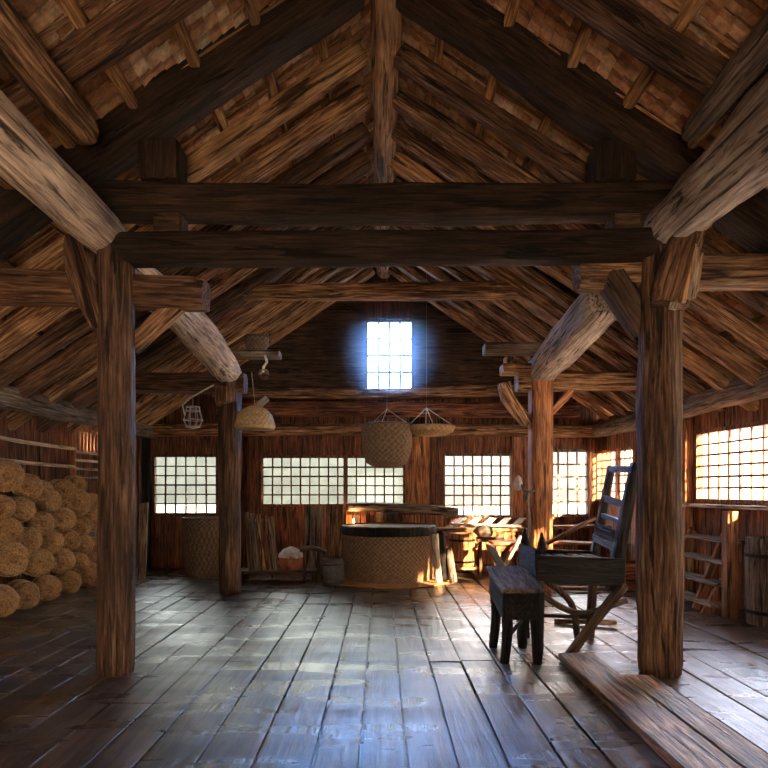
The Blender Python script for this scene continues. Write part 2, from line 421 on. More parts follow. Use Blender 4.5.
def window(A, B, z0, z1, cols, rows, tint, frame_mat, label, mull=None, thick=.05, bars=.022, out=(0,1,0), skew=0):
    """A, B: floor-plan ends of the opening"""
    wincount[0] += 1
    A, B = Vector((A[0], A[1], 0)), Vector((B[0], B[1], 0)); D = B-A; L = D.length; x = D.normalized(); up = Vector((0,0,1))
    y = up.cross(x)
    if y.dot(Vector(out)) < 0: y = -y
    c = A+y*.03
    mb = MB(); Z = lambda z: up*z
    def bar(p, q, w, h): mb.bar(p, q, w, h, up=y)
    f = .055
    bar(c+Z(z0-f/2)-x*f, c+x*(L+f)+Z(z0-f/2), f, .13); bar(c+Z(z1+f/2)-x*f, c+x*(L+f)+Z(z1+f/2), f, .12)
    bar(c-x*f/2+Z(z0), c-x*f/2+Z(z1), f, .11); bar(c+x*(L+f/2)+Z(z0), c+x*(L+f/2)+Z(z1), f, .11)
    if mull:
        for m in mull: bar(c+x*L*m+Z(z0), c+x*L*m+Z(z1), .06, .09)
    o = mb.build('window_%d' % wincount[0], frame_mat, shift=A+Z(z0)); struct(o, label)
    g = MB()
    for i in range(1, cols):
        u = L*i/cols; j = U(-.006,.006)
        g.bar(c+x*(u+j)+Z(z0), c+x*(u-j)+Z(z1), bars*U(.8,1.2), thick*.6, up=y)
    for i in range(1, rows):
        zz = z0+(z1-z0)*i/rows; j = U(-.005,.005)
        g.bar(c+Z(zz+j)-y*.012, c+x*L+Z(zz-j)-y*.012, bars*U(.8,1.2), thick*.6, up=y)
    g.build('lattice', frame_mat, o, shift=A+Z(z0))
    p = MB(); p.bar(c+Z((z0+z1)/2)+y*.03, c+x*L+Z((z0+z1)/2)+y*.03, z1-z0, .004, up=y)
    p.build('pane', glass('window_glass', tint), o, shift=A+Z(z0))
    return o
def bx(px): return (px-CX)/F*BACK
def bz(py): return H+(CY-py)/F*BACK
GREEN = (.38,.37,.31); NEUT = (.52,.48,.41); CLEAR = (.95,.93,.88)  # pane tints set daylight strength and colour; GREEN holds light off greenery
wins = [(155,216,513,457,6,6,GREEN,'leftmost grid window on the back wall with pale green panes',None),
        (263,403,504,458,15,5,(.38,.37,.305),'long low grid window in the middle of the back wall',[.585]),
        (445,510,515,456,7,6,NEUT,'squarish grid window on the back wall right of the round vat',None),
        (549,587,514,452,4,5,NEUT,'narrow grid window in the right corner of the back wall',None),
        (368,411,389,322,4,4,(.62,.80,1.0),'small bright gable window high on the back wall',None)]  # blue skylight put into the gable pane's tint
AX = wl(BACK)-.3; BX = wr(BACK)+.3
ops = [(bx(a)-AX, bx(b)-AX, bz(c), bz(d)) for (a,b,c,d,*_) in wins]
low = [o for o in ops[:4]]
ZG = bz(391)
plank_wall('wall_back', (AX, BACK), (BX, BACK), lambda x, y: ZG, low, W('wall','z'), 'lower back wall of dark reddish upright planks', out=(0,1,0), width=.19)
# gable above, horizontal boards
def gable():
    mb = MB(); z = ZG; k = 0; u0, u1 = bx(368), bx(411); w0, w1 = ZG+.01, bz(322)
    while z < DECK:
        h = .17; z2 = z+h; xe = (DECK-.0-z2*1.0+.02)/SL
        xe0 = (DECK-z)/SL; y = BACK+U(0,.02)
        segs = [(-xe0, xe0)] if not (z < w1-.02) else [(-xe0, u0), (u1, xe0)]
        for a, b in segs:
            if b-a > .02:
                mb.box(((a+b)/2, y+.02, z+h/2), (b-a, .035, h-.006)); mb.box(((a+b)/2, BACK+.07, z+h/2), (b-a, .03, h+.001))
        z += h
    return struct(mb.build('wall_gable', W('dark','x'), shift=(0,BACK,ZG)), 'dark horizontal boards of the back gable')
gable()
FM = [W('post','z'), W('wall','z'), W('grey','z'), W('grey','z'), W('black','z')]
for (a,b,c,d,co,ro,tint,lab,mu), fm in zip(wins, FM):
    window((bx(a), BACK), (bx(b), BACK), bz(c), bz(d), co, ro, tint, fm, lab, mull=mu, bars=.03 if a != 368 else .045)
# left wall
dl = lambda px: (4.95+.085*BACK)/((CX-px)/F+.085)
L0 = (wl(FRONT), FRONT); L1 = (wl(BACK), BACK)
def ulen(A, d): # distance along the wall from the front end
    return (d-A[1])*math.hypot(1, (L1[0]-L0[0])/(L1[1]-L0[1])) if A is L0 else (d-A[1])*math.hypot(1, (R1[0]-R0[0])/(R1[1]-R0[1]))
opl = [(ulen(L0, dl(71)), ulen(L0, dl(99)), 2.26, 2.74)]
plank_wall('wall_left', L0, L1, lambda x, y: 3.05, opl, W('wall','z'), 'left wall of dark upright planks behind the straw rolls', out=(-1,0,0))
dr = lambda px: (4.42+.117*BACK)/((px-CX)/F+.117)
R0 = (wr(FRONT), FRONT); R1 = (wr(BACK), BACK)
opr = [(ulen(R0, 4.4), ulen(R0, 7.25), 1.47, 2.44), (ulen(R0, dr(775)), ulen(R0, dr(698)), 1.47, 2.44), (ulen(R0, dr(634)), ulen(R0, dr(597)), 1.42, 2.34)]
plank_wall('wall_right', R0, R1, lambda x, y: 3.05, opr, W('red','z'), 'right wall of reddish upright planks', out=(1,0,0))
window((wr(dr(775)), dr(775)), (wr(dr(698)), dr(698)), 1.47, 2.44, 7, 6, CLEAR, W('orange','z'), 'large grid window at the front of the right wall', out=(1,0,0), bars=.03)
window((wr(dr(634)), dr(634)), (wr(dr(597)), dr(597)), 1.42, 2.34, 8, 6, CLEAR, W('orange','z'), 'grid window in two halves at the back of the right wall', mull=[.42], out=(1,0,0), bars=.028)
# front wall behind the camera, with an open doorway
FA = wl(FRONT)-.3; FB = wr(FRONT)+.3
plank_wall('wall_front', (FA, FRONT), (FB, FRONT), lambda x, y: DECK-SL*abs(x)+.09, [(-1.1-FA, .7-FA, -.04, 2.3)], W('wall','z'), 'front plank wall behind the camera with an open doorway', out=(0,-1,0))
window((wr(4.4), 4.4), (wr(7.25), 7.25), 1.47, 2.44, 14, 6, CLEAR, W('orange','z'), 'second large grid window on the right wall, nearer the front', mull=[.5], out=(1,0,0), bars=.03)
# louvred opening on left wall
def louvre():
    a, b = dl(71), dl(99); t = thing('slatted_shutter', (wl(a), a, 1.6), 'orange lit slatted opening in the left wall above the straw rolls', 'shutter')
    f = MB()
    for d in (a, b): f.bar((wl(d)+.04, d, 1.5), (wl(d)+.04, d, 2.78), .07, .07)
    f.bar((wl(a)+.04, a, 2.62), (wl(b)+.04, b, 2.62), .06, .06)
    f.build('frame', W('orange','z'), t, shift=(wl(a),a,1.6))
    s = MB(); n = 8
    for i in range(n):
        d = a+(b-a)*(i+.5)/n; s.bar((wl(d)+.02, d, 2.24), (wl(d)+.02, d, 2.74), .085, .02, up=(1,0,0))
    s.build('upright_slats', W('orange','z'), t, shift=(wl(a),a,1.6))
    for k, z in enumerate((2.24, 2.10, 1.96, 1.82)):
        board('rail', (wl(a)+.07, a, z), (wl(b)+.07, b, z), .035, .045, W('pale'), t)
louvre()
for z, lab in ((2.28, 'upper pale rail along the left plank wall'), (1.98, 'lower pale rail along the left plank wall')):
    d0, d1 = 7.3, dl(69)
    tag(log('wall_rail', [(wl(d0)+.09, d0, z+.08), (wl((d0+d1)/2)+.09, (d0+d1)/2, z+.02), (wl(d1)+.09, d1, z)], .028, mat=W('pale'), seg=10), lab, 'rail')

# ------------------------------------------------------------------ timber frame
D1, D2 = 5.27, 9.27
# ridge
tag(log('ridge_beam', [(.04, 1.5, APEX+.06), (.05, 6, APEX+.05), (.06, BACK, APEX+.08)], .115, .165, W('honey'), seg=22, rough=.05, aspect=1.0), 'long round honey coloured ridge pole running down the middle of the roof', 'beam')
# rafters
rd = [2.6, 3.45, 4.30, D1, 6.05, 6.70, 7.33, 7.96, 8.58, D2, 9.95, 10.6, 11.25, 11.9]
ordn = ['first','second','third','fourth','fifth','sixth','seventh','eighth','ninth','tenth','eleventh','twelfth','thirteenth','fourteenth']
for side, sn_ in ((-1,'left'), (1,'right')):
    for i, d in enumerate(rd):
        truss = d in (D1, D2)
        r = .17 if d == D1 else (.15 if d == D2 else U(.088,.102))
        nx, nz = side*SL/math.hypot(1,SL), 1/math.hypot(1,SL)
        def R_(x, off): return Vector((side*x, d+U(-.03,.03) if not truss else d, APEX-SL*x))+Vector((nx,0,nz))*off
        xm = U(2,3.4)
        kind = 'soot' if d == D1 else random.choice(['rafter','rafter','honey','rafter','post'])
        o = log('rafter', [R_(.13, r), R_(xm, r+U(-.03,.02)), R_((wr(d) if side > 0 else -wl(d))+.3, r)], r*.95, r*1.08, W(kind), sq=U(3.0,6.0) if not truss else 5, aspect=U(1.1,1.25) if not truss else 1.0, rough=.09, seg=24, knot=.06)
        tag(o, ('%s rough log rafter on the %s slope counted from the front' % (ordn[i], sn_)) if not truss else ('massive dark main rafter on the %s slope over the %s posts' % (sn_, 'front' if d == D1 else 'rear')), 'rafter', 'rafters of the %s roof slope' % sn_)
    # battens in depth direction, above the rafters
    for k in range(10):
        x = .42+k*.52; nx, nz = side*SL/math.hypot(1,SL), 1/math.hypot(1,SL)
        c = Vector((side*x, 0, APEX-SL*x))+Vector((nx,0,nz))*.262
        o = log('roof_batten', [c+Vector((0,2.0,0)), c+Vector((U(-.03,.03),7,0)), c+Vector((0,BACK+.3,0))], .045, .05, W('honey'), sq=4, seg=8, rough=.08)
        tag(o, '%s thin batten down from the ridge on the %s slope, running above the rafters' % (ordn[k], sn_), 'batten', 'battens on the %s slope' % sn_)
# short vertical ties between battens and laths along the slope
for side, sn_ in ((-1,'left'), (1,'right')):
    for i, (da, db) in enumerate([q for z_ in zip(rd[:-1], rd[1:]) for q in ((z_[0], z_[0]*.3+z_[1]*.7), (z_[0]*.3+z_[1]*.7, z_[1]))]):
        d = (da+db)/2+U(-.03,.03); nx, nz = side*SL/math.hypot(1,SL), 1/math.hypot(1,SL)
        a = Vector((side*.2, d, APEX-SL*.2))+Vector((nx,0,nz))*.280; xe = (wr(d) if side > 0 else -wl(d))+.3; b = Vector((side*xe, d+U(-.05,.05), APEX-SL*xe))+Vector((nx,0,nz))*.280
        tag(board('roof_lath', a, b, .035, .03, W('honey')), '%s thin pale lath behind the %s rafter on the %s slope' % (('nearer','farther')[i%2], ordn[i//2], sn_), 'lath', 'laths of the %s slope' % sn_)
PL = W('pale')
# posts
def post(x, d, top, r, mat, label, r2=None, rough=.03, **k):
    o = log('timber_post', [(x, d, 0.0), (x+U(-.02,.02), d, top*.5), (x, d, top)], r, r2 or r*.95, mat, seg=24, rough=rough, **k)
    return tag(o, label, 'post')
pFL = post(-2.33, D1, 3.72, .160, W('post','x',.6), 'front left round smooth timber post', knot=.03)
pFR = post(2.45, D1, 3.70, .182, W('post','x',.8,.9), 'front right thick rough barked timber post', rough=.06, knot=.04)
pRL = post(-2.33, D2, 3.42, .165, W('post','x',.6), 'rear left round timber post beside the leaning slats', r2=.175)
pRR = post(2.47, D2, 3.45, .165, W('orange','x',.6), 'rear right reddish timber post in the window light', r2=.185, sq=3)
# plates: big logs running front to back over the posts
tag(log('purlin_log', [(-2.50, 2.2, 3.92), (-2.48, 3.8, 3.90), (-2.42, 5.35, 3.84)], .235, .175, W('pale'), seg=24, rough=.07, knot=.04, aspect=1.05), 'huge pale weathered log coming down from the upper left to the front left post', 'beam')  # pale wood colour carries the daylight on this log
tag(log('purlin_log', [(2.60, 2.2, 3.98), (2.55, 3.9, 3.93), (2.48, 5.35, 3.86)], .24, .18, W('pale','x',.8,1.0), seg=24, rough=.10, knot=.05, sq=3.0), 'huge splintered pale log coming down from the upper right to the front right post', 'beam')
tag(log('purlin_log', [(-2.40, 5.5, 3.68), (-2.43, 7.0, 3.74), (-2.38, 8.3, 3.60), (-2.33, 9.40, 3.36)], .15, .17, W('pale'), seg=24, rough=.05, rm=.30), 'pale bent log between the front left and rear left posts', 'beam')
tag(log('purlin_log', [(2.54, 6.75, 3.78), (2.52, 8.0, 3.62), (2.48, 9.40, 3.42)], .215, .20, W('pale','x',.8,1.0), seg=20, rough=.05, sq=4.5), 'pale squared log end resting on the rear right post', 'beam')
tag(log('purlin_log', [(-2.26, 2.4, 4.36), (-2.28, 4.62, 4.36)], .125, .115, W('rafter'), seg=18, sq=3), 'short brown purlin log high in the upper left corner', 'beam')
tag(log('purlin_log', [(2.36, 2.4, 4.36), (2.38, 4.62, 4.35)], .14, .075, W('grey'), seg=18, sq=3), 'short grey purlin log high in the upper right corner', 'beam')
# ties
tag(log('tie_beam', [(-2.50, D1+.06, 4.15), (0, D1+.06, 4.13), (2.74, D1+.06, 4.15)], .14, .15, W('soot'), sq=5, rough=.04, knot=.05, seg=24), 'upper dark tie beam across the front posts', 'beam')
tag(log('tie_beam', [(-2.32, D1-.02, 3.70), (.2, D1-.02, 3.71), (2.45, D1-.02, 3.73)], .135, .135, W('soot'), sq=3.2, rough=.05, knot=.05, seg=24), 'lower dark tie beam directly under the upper one across the front posts', 'beam')
tag(log('tie_beam', [(-2.28, D2, 4.66), (.1, D2, 4.66), (2.30, D2, 4.70)], .115, .13, W('rafter'), sq=4, rough=.05, seg=20), 'collar beam across the rear rafters above the gable window', 'beam')
for sgn, xa, xb, z, lab, mt in ((-1, -1.57, -5.45, 3.46, 'front cross beam from the front left post out to the left wall', 'post'), (1, 1.76, 5.4, 3.53, 'front cross beam from the front right post out to the right wall', 'rafter')):
    tag(log('cross_beam', [(xa, D1+.12, z-(.12 if sgn < 0 else .0)), (xb, D1+.12, z+.06)], .14, .15, W(mt), sq=4, rough=.05, seg=22), lab, 'beam')
tag(log('cross_beam', [(-5.1, D2+.04, 3.27), (-2.1, D2+.04, 3.25)], .145, .16, W('post'), sq=4, seg=20), 'rear cross beam from the left wall to the rear left post', 'beam')
tag(log('cross_beam', [(2.1, D2+.04, 3.28), (4.85, D2+.04, 3.30)], .15, .13, W('rafter'), sq=4, seg=20), 'rear cross beam from the rear right post to the right wall', 'beam')
# wall plates
tag(log('wall_plate', [(-4.98, 2.0, 2.80), (-4.86, 7.5, 2.80), (-4.72, BACK, 2.80)], .16, .14, W('grey'), sq=3.5, rough=.07, seg=20), 'grey wall plate log along the top of the left wall', 'beam')
tag(log('wall_plate', [(4.95, 2.0, 2.92), (4.72, 7.4, 2.90), (4.5, 9.6, 2.80), (4.38, BACK, 2.80)], .18, .13, W('grey'), sq=2.6, rough=.07, seg=20), 'bent grey wall plate log along the top of the right wall', 'beam')
tag(log('wall_plate', [(-4.9, BACK-.09, bz(431)), (0, BACK-.09, bz(430)), (4.45, BACK-.09, bz(432))], .12, .12, W('rafter'), sq=4, rough=.05, seg=16), 'straight log across the back wall just above the grid windows', 'beam')
tag(log('wall_plate', [(-3.4, BACK-.12, bz(394)), (0, BACK-.12, bz(395)), (3.4, BACK-.12, bz(390))], .105, .115, W('rafter'), sq=4, rough=.06, seg=16), 'thick log across the back gable under the small bright window', 'beam')
tag(log('wall_plate', [(-3.3, BACK-.09, bz(409)), (4.0, BACK-.09, bz(411))], .15, .15, W('wall'), sq=5, rough=.04, seg=16), 'dark reddish middle log of the back wall between two lighter ones', 'beam')
# braces
def brace(pts, r, mat, label, **k): return tag(log('brace', pts, r, r*.95, mat, seg=16, **k), label, 'brace')
brace([(-2.62, D1+.0, 3.80), (-2.60, D1+.0, 3.45), (-2.40, D1+.0, 3.02)], .13, W('post'), 'thick curved brace on the outer side of the front left post', sq=4)
brace([(-1.72, D1+.12, 3.36), (-2.24, D1+.12, 2.88)], .075, W('rafter'), 'short diagonal brace from the front left post to the round beam stub', sq=5)
brace([(2.0, D1+.1, 3.58), (2.36, D1+.1, 3.02)], .12, W('dark'), 'dark diagonal brace on the inner side of the front right post', sq=5)
brace([(-2.34, D2-.1, 3.16), (-2.36, D2-.1, 3.02), (-2.34,D2-.12,2.9)], .17, W('post'), 'carved collar block at the top of the rear left post', sq=3)
brace([(-1.75, D2, 3.02), (-2.25, D2, 2.62)], .05, W('pale'), 'thin pale brace from the rear left post above the straw hat', sq=4)
brace([(1.90, D2, 3.25), (1.98, D2, 2.98), (2.28, D2, 2.62)], .10, W('rafter'), 'curved brace on the inner side of the rear right post', sq=4)
brace([(2.95, D2, 3.14), (2.55, D2, 2.72)], .055, W('orange'), 'small brace on the outer side of the rear right post', sq=4)
# splintered wood hanging on front right post
def splinter():
    t = thing('split_wood', (2.62, D1-.17, 3.1), 'splintered yellow split wood piece on the front face of the right post', 'brace')
    log('stump', [P(668, 306, D1-.22), P(676, 262, D1-.24), P(690, 232, D1-.24)], .15, .12, W('post','x',.8,1.0), t, sq=3, rough=.14, seg=18)
    for i in range(9):
        a = P(672+i*2.9, 306-i*2.0+U(-3,6), D1-.36+U(-.02,.05)); b = P(684+i*2.2+U(-2,2), 238+abs(i-3)*3, D1-.36+U(-.04,.04)); m = (a+b)/2+Vector((U(.0,.03),0,0))
        log('splinter', [a, m, b], U(.018,.032), .008, W('honey' if i % 3 else 'pale'), t, sq=3, rough=.15, seg=8)
splinter()
# king blocks
def blk(c, s, mat, label, rot=None):
    mb = MB(); mb.box((0,0,0), s, bev=.015); o = mb.build('timber_block', mat, loc=c)
    if rot: o.rotation_euler = rot
    return tag(o, label, 'block')
blk((-1.93, D1+.05, 4.47), (.34,.28,.34), W('soot','z'), 'dark block between upper tie beam and rafter on the left')
blk((2.04, D1+.05, 4.46), (.34,.28,.34), W('soot','z'), 'dark block between upper tie beam and rafter on the right')
blk((-1.85, D1+.02, 3.92), (.24,.22,.17), W('dark','x'), 'small spacer block between the two front tie beams on the left')
blk((2.13, D1+.02, 3.93), (.24,.22,.17), W('dark','x'), 'small spacer block between the two front tie beams on the right')
m = MB()
m.box((bx(389.5), BACK+.02, bz(322)+.24), (bx(411)-bx(368)+.1, .06, .44))
for i in range(5): m.box((bx(372+i*9), BACK-.03, bz(311)), (.13, .05, .36), taper=.9, bev=.01)
tag(m.build('carved_panel', W('red','z'), shift=(bx(390), BACK-.03, bz(311))), 'reddish carved panel directly above the small bright gable window', 'panel')
# stub ends around the rear posts
def shelfy(x0, x1, z, d, label, mat, w=.28, h=.10): return tag(board('bracket_board', (x0, d, z), (x1, d, z), w, h, mat, bev=.015), label, 'board')
shelfy(-2.35, -1.55, P(0,355,D2)[2], D2-.02, 'thick carved board sticking out from the top of the rear left post', W('grey'))
shelfy(1.58, 2.45, P(0,350,D2)[2], D2-.05, 'upper short board sticking inwards from the rear right post', W('grey'), h=.16)
shelfy(1.85, 2.45, P(0,370,D2)[2], D2-.02, 'lower short board sticking inwards from the rear right post', W('rafter'), h=.15)
blk((P(508,0,D2).x, D2-.04, P(0,361,D2)[2]), (.14,.16,.10), W('honey','z'), 'small pale block between two short boards at the rear right post')

# back wall studs
for px0, px1, y0, y1, kind, lab in ((143,151,436,568,'black','dark stud in the left back corner'), (222,233,437,575,'wall','stud on the back wall behind the rear left post'), (250,262,432,515,'wall','stud left of the long low window'), (405,414,437,504,'orange','narrow stud right of the long low window'),
        (414,429,437,504,'orange','broad reddish stud between the long and the square window'), (430,444,437,504,'wall','dark stud left of the square window'), (511,522,437,518,'red','stud right of the square window'), (588,596,440,560,'red','corner stud at the back right corner')):
    a = Vector((bx((px0+px1)/2), BACK-.05, bz(y1) if y1 < 560 else 0)); b = Vector((a.x, a.y, bz(y0)))
    tag(board('wall_stud', a, b, (px1-px0)/F*BACK, .09, W(kind), up=(0,1,0), bev=.01), lab, 'stud')
# right wall: studs, sill rail
for px, kind, lab in ((690,'orange','stud on the right wall just before the large grid window'), (640,'red','stud on the right wall hidden partly by the front right post')):
    d = dr(px); tag(board('wall_stud', (wr(d)-.05, d, 0), (wr(d)-.05, d, 2.7), .12, .16, W(kind), up=(0,1,0), bev=.012), lab, 'stud')
d0, d1 = dr(790), dr(690)
tag(board('sill_board', (wr(d0)-.10, d0, 1.37), (wr(d1)-.10, d1, 1.37), .16, .05, W('pale')), 'pale sill board under the large right window', 'sill')
tag(log('wall_rail', [(wr(dr(690))-.12, dr(690), 1.55), (wr(dr(655))-.14, dr(655), 1.58)], .03, mat=W('pale'), seg=10), 'short pole on the right wall beside the front right post', 'rail')

# ------------------------------------------------------------------ straw rolls
def straw_roll(seed, R, L):
    random.seed(seed); sv = Vector((seed, 3, 7))
    mb = MB(); n = 30; rings = []
    for j in range(13):
        t = j/12; q = R*(1-.30*abs(2*t-1)**6)*(1-.06*math.exp(-((t-.3)*12)**2)-.06*math.exp(-((t-.75)*12)**2))
        ring = []
        for k in range(n):
            a = 2*math.pi*k/n; m = 1+.09*noise.noise(sv+Vector((math.cos(a)*1.6, math.sin(a)*1.6, t*3)))+.06*noise.noise(sv+Vector((math.cos(a)*6, math.sin(a)*6, t*9)))
            ring.append(mb.bm.verts.new((q*m*math.cos(a), -L/2+L*t, q*m*math.sin(a))))
        rings.append(ring)
    for j in range(12):
        for k in range(n):
            f = mb.bm.faces.new((rings[j][k], rings[j][(k+1)%n], rings[j+1][(k+1)%n], rings[j+1][k])); f.smooth = True
    for side, ring in ((-1, rings[0]), (1, rings[-1])):
        prev = ring
        for s_ in (.82, .62, .42, .22):
            cur = [mb.bm.verts.new((v.co.x*s_, side*L/2+side*(.055*(1-s_)+.025*noise.noise(sv+v.co*14*s_)), v.co.z*s_)) for v in ring]
            for k in range(n): mb.bm.faces.new((prev[k], prev[(k+1)%n], cur[(k+1)%n], cur[k]))
            prev = cur
        mb.bm.faces.new(prev)
    me_o = mb.build('straw_roll', STRAW if seed % 2 else STRAWR); mb = MB()
    for i in range(420):                                             # loose stalks
        a = U(0, 6.283)
        if random.random() < .5:
            rr = R*math.sqrt(U(.02,.95)); p = Vector((rr*math.cos(a), -L/2-.035, rr*math.sin(a)))
            d = Vector((U(-1,1), -.12*random.random(), U(-1,1))).normalized()
        else:
            t = U(-.5,.5); p = Vector((R*.97*math.cos(a), L*t*.85, R*.97*math.sin(a)))
            d = (Vector((-math.sin(a), U(-1,1), math.cos(a)))+Vector((math.cos(a), 0, math.sin(a)))*U(0,.12)).normalized()
        l = U(.03,.08); w = .0022
        s_ = d.cross(Vector((U(-1,1),U(-1,1),U(-1,1)))).normalized()*w
        vs = [mb.bm.verts.new(q) for q in (p-d*l/2-s_, p-d*l/2+s_, p+d*l/2+s_, p+d*l/2-s_)]; mb.bm.faces.new(vs)
    st_ = mb.build('loose_stalks', STALK, me_o); st_['kind'] = 'stuff'
    tw = MB()
    for t in (.3, .75):
        y = -L/2+L*t; tw.tube([(R*.985*math.cos(2*math.pi*k/24), y, R*.985*math.sin(2*math.pi*k/24)) for k in range(24)], .007, 5, closed=True)
    t_ = tw.build('twine', TWINE, me_o)
    return me_o, (t_, st_)
protos = [straw_roll(11, .20, .48), straw_roll(12, .20, .48), straw_roll(13, .20, .45), straw_roll(16,.20,.46)]
random.seed(99)
rolls = [(2,600,17),(27,591,15),(50,587,13.5),(72,585,12),(92,575,13),(12,560,19),(41,563,15.5),(62,562,13.5),(79,564,11.5),(96,550,13),(10,531,14.5),(30,541,14),(53,542,13.5),(70,540,11),(84,545,11),(2,508,14),
         (23,509,14),(43,524,13),(63,520,13),(80,526,12),(95,520,12),(5,475,18),(28,487,14.5),(42,492,13),(52,501,11.5),(77,503,16),(92,505,12.5),(65,490,12),(78,484,9)]
used = set(); labs = []
def roll_label(px, py, i):
    row = 'bottom row' if py > 572 else ('second row from the floor' if py > 552 else ('middle row' if py > 530 else ('second row from the top' if py > 500 else 'top row')))
    return row
rows = {}
for i, (px, py, r) in enumerate(rolls): rows.setdefault(roll_label(px, py, i), []).append((px, i))
pos = {}
for k, v in rows.items():
    v.sort()
    for j, (px, i) in enumerate(v): pos[i] = (k, j, len(v))
for i, (px, py, r) in enumerate(rolls):
    row, j, n = pos[i]
    h = max(0, (605-py)/130.0)
    xf = -4.72-.17*min(h, 1); d = F*xf/(px-CX); z = H+(CY-py)/F*d; R = r/F*d*.93
    if row == 'bottom row': z = R*.98
    src, tw = protos[i % 4]
    if i < 4: o = src
    else:
        o = src.copy(); COL.objects.link(o)
        for q_ in tw: t_ = q_.copy(); COL.objects.link(t_); t_.parent = o
    ang = math.radians(U(32, 52)); s = R/.20
    ax = Vector((math.sin(ang), -math.cos(ang), 0))
    o.location = Vector((xf, d, z))-ax*.21
    o.rotation_euler = (U(-.08,.08), U(0,6.28), ang); o.rotation_mode = 'XYZ'; o.scale = (s, U(.9,1.05), s)
    tag(o, 'straw roll in the %s, %s from the left' % (row, ordn[j]), 'straw roll', 'straw rolls stacked against the left wall')

# ------------------------------------------------------------------ baskets and tubs
def weave_fn(amp, nw, dz, ph=0):
    return lambda a, z, r, j, k: amp*math.sin(nw*a+math.pi*(j//2))*1.0
def woven(name, prof, mat, c, label, cat, nw=22, amp=.008, rows=18, parent=None, group=None, rim=True, rimr=.014):
    t = thing(name, c, label, cat, group)
    mb = MB(); N = nw*4
    mb.lathe(prof, N, sub=rows, fn=lambda a, z, r, j, k: amp*math.sin(nw*a+math.pi*((j//2) % 2))+amp*.5*math.sin(j*math.pi), smooth=True)
    weave_tint(mb.build('body', mat, t, loc=(0,0,0)), N, 2, 2)
    if rim:
        rm = MB(); rr, rz = max(prof, key=lambda q: q[1]) if True else prof[-1]
        rr = prof[len(prof)//2][0] if False else rr
        rm.tube([(rr*math.cos(2*math.pi*k/40), rr*math.sin(2*math.pi*k/40), rz) for k in range(40)], rimr, 8, closed=True)
        rm.build('rim', mat, t, loc=(0,0,0))
    return t
BASK = weave_colour('brown_wicker', (.17,.11,.065), (.32,.215,.13)); BASKD = weave_colour('dark_wicker', (.11,.07,.045), (.22,.15,.09)); BASKS = weave_colour('straw_wicker', (.38,.25,.12), (.56,.39,.20))
# hanging deep basket
DB = 10.6; s = DB/F
c = P(387, 468, DB); r = 25.5*s
t = woven('hanging_basket', [(0,.0),(r*.45,.0),(r*.78,5*s),(r*.93,16*s),(r*.97,30*s),(r*1.0,43*s),(r*.96,43*s),(r*.92,20*s),(r*.6,4*s),(0,.02)], BASK, c, 'deep woven basket hanging below the bright gable window', 'basket', nw=24, amp=.011, rows=9)
hb = MB()
top = Vector((0, 0, 3.86-c.z+.0))
for a in (0.3, 2.4, 4.5): hb.tube([(r*math.cos(a), r*math.sin(a), 43*s), (0,0, 43*s+.28)], .006, 5)
hb.tube([(0,0,43*s+.27), (0, .0, APEX-c.z)], .003, 5)
hb.build('cord', TWINE, t, loc=(0,0,0))
# shallow cone basket
c = P(431, 436, DB); r = 24*s
t = woven('hanging_tray', [(0,0),(r*.6,.01),(r*.92,4*s),(r,9*s),(r*.95,9*s),(r*.6,3*s),(0,.02)], BASKS, c, 'shallow woven tray hanging from a three-way cord right of the deep basket', 'tray', nw=26, amp=.006, rows=4)
hb = MB()
for a in (0, math.pi*.55, math.pi, math.pi*1.5): hb.tube([(r*math.cos(a), r*math.sin(a), 9*s), (-.08,0,28*s)], .009, 5)
hb.tube([(-.08,0,28*s), (-.08,0,under(c.x-.08)-c.z)], .003, 5)
hb.build('cord', TWINE, t, loc=(0,0,0))
# straw hat basket near rear left post
DH = 9.0; s = DH/F
c = P(255, 430, DH); r = 20*s
t = woven('straw_hat', [(r*.3,.0),(r*.95,.012),(r,4*s),(r*.86,14*s),(r*.6,20*s),(r*.25,24*s),(0,24.5*s)], BASKS, c, 'round straw hat shaped basket hanging beside the rear left post', 'basket', nw=24, amp=.007, rows=7, rim=False)
hb = MB(); hb.tube([(0,0,24*s), (-.05,0,(430-372)*s)], .006, 5); hb.build('cord', TWINE, t, loc=(0,0,0))
# big standing basket at back left
c = Vector((P(204,0,11.3).x, 11.3, 0)); s = 11.3/F
woven('storage_basket', [(0,0),(18*s,.0),(19*s,20*s),(20*s,48*s),(20.5*s,57*s),(19.5*s,57*s),(18*s,20*s),(0,.03)], BASKD, c, 'tall cylindrical woven basket under the leftmost back window', 'basket', nw=26, amp=.010, rows=9)
# wire lantern
def wirelamp():
    d = 8.9; s = d/F; c = P(193, 429, d); t = thing('wire_lantern', c, 'pale wire cage lantern hanging left of the rear left post', 'lantern')
    m = MB(); R = 9.5*s
    for k in range(8):
        a = k*math.pi/4; m.tube([(0,0,0),(R*.7*math.cos(a),R*.7*math.sin(a),2*s),(R*math.cos(a),R*math.sin(a),9*s),(R*.75*math.cos(a),R*.75*math.sin(a),18*s),(R*.7*math.cos(a),R*.7*math.sin(a),22*s)], .005, 5)
    for rr, zz in ((R,9*s),(R*.75,18*s),(R*.7,22*s),(R*.7,2*s)): m.tube([(rr*math.cos(2*math.pi*k/20), rr*math.sin(2*math.pi*k/20), zz) for k in range(20)], .006, 5, closed=True)
    m.build('cage', WIRE, t, loc=(0,0,0))
    h = MB(); h.tube([(-R*.9,0,14*s),(-R*1.1,0,24*s),(-R*.4,0,30*s),(R*1.0,0,38*s),(R*2.2,0,44*s)], .012, 6); h.tube([(0,0,30*s),(0,0,22*s)], .005, 5); h.build('hook', WIRE, t, loc=(0,0,0))
wirelamp()
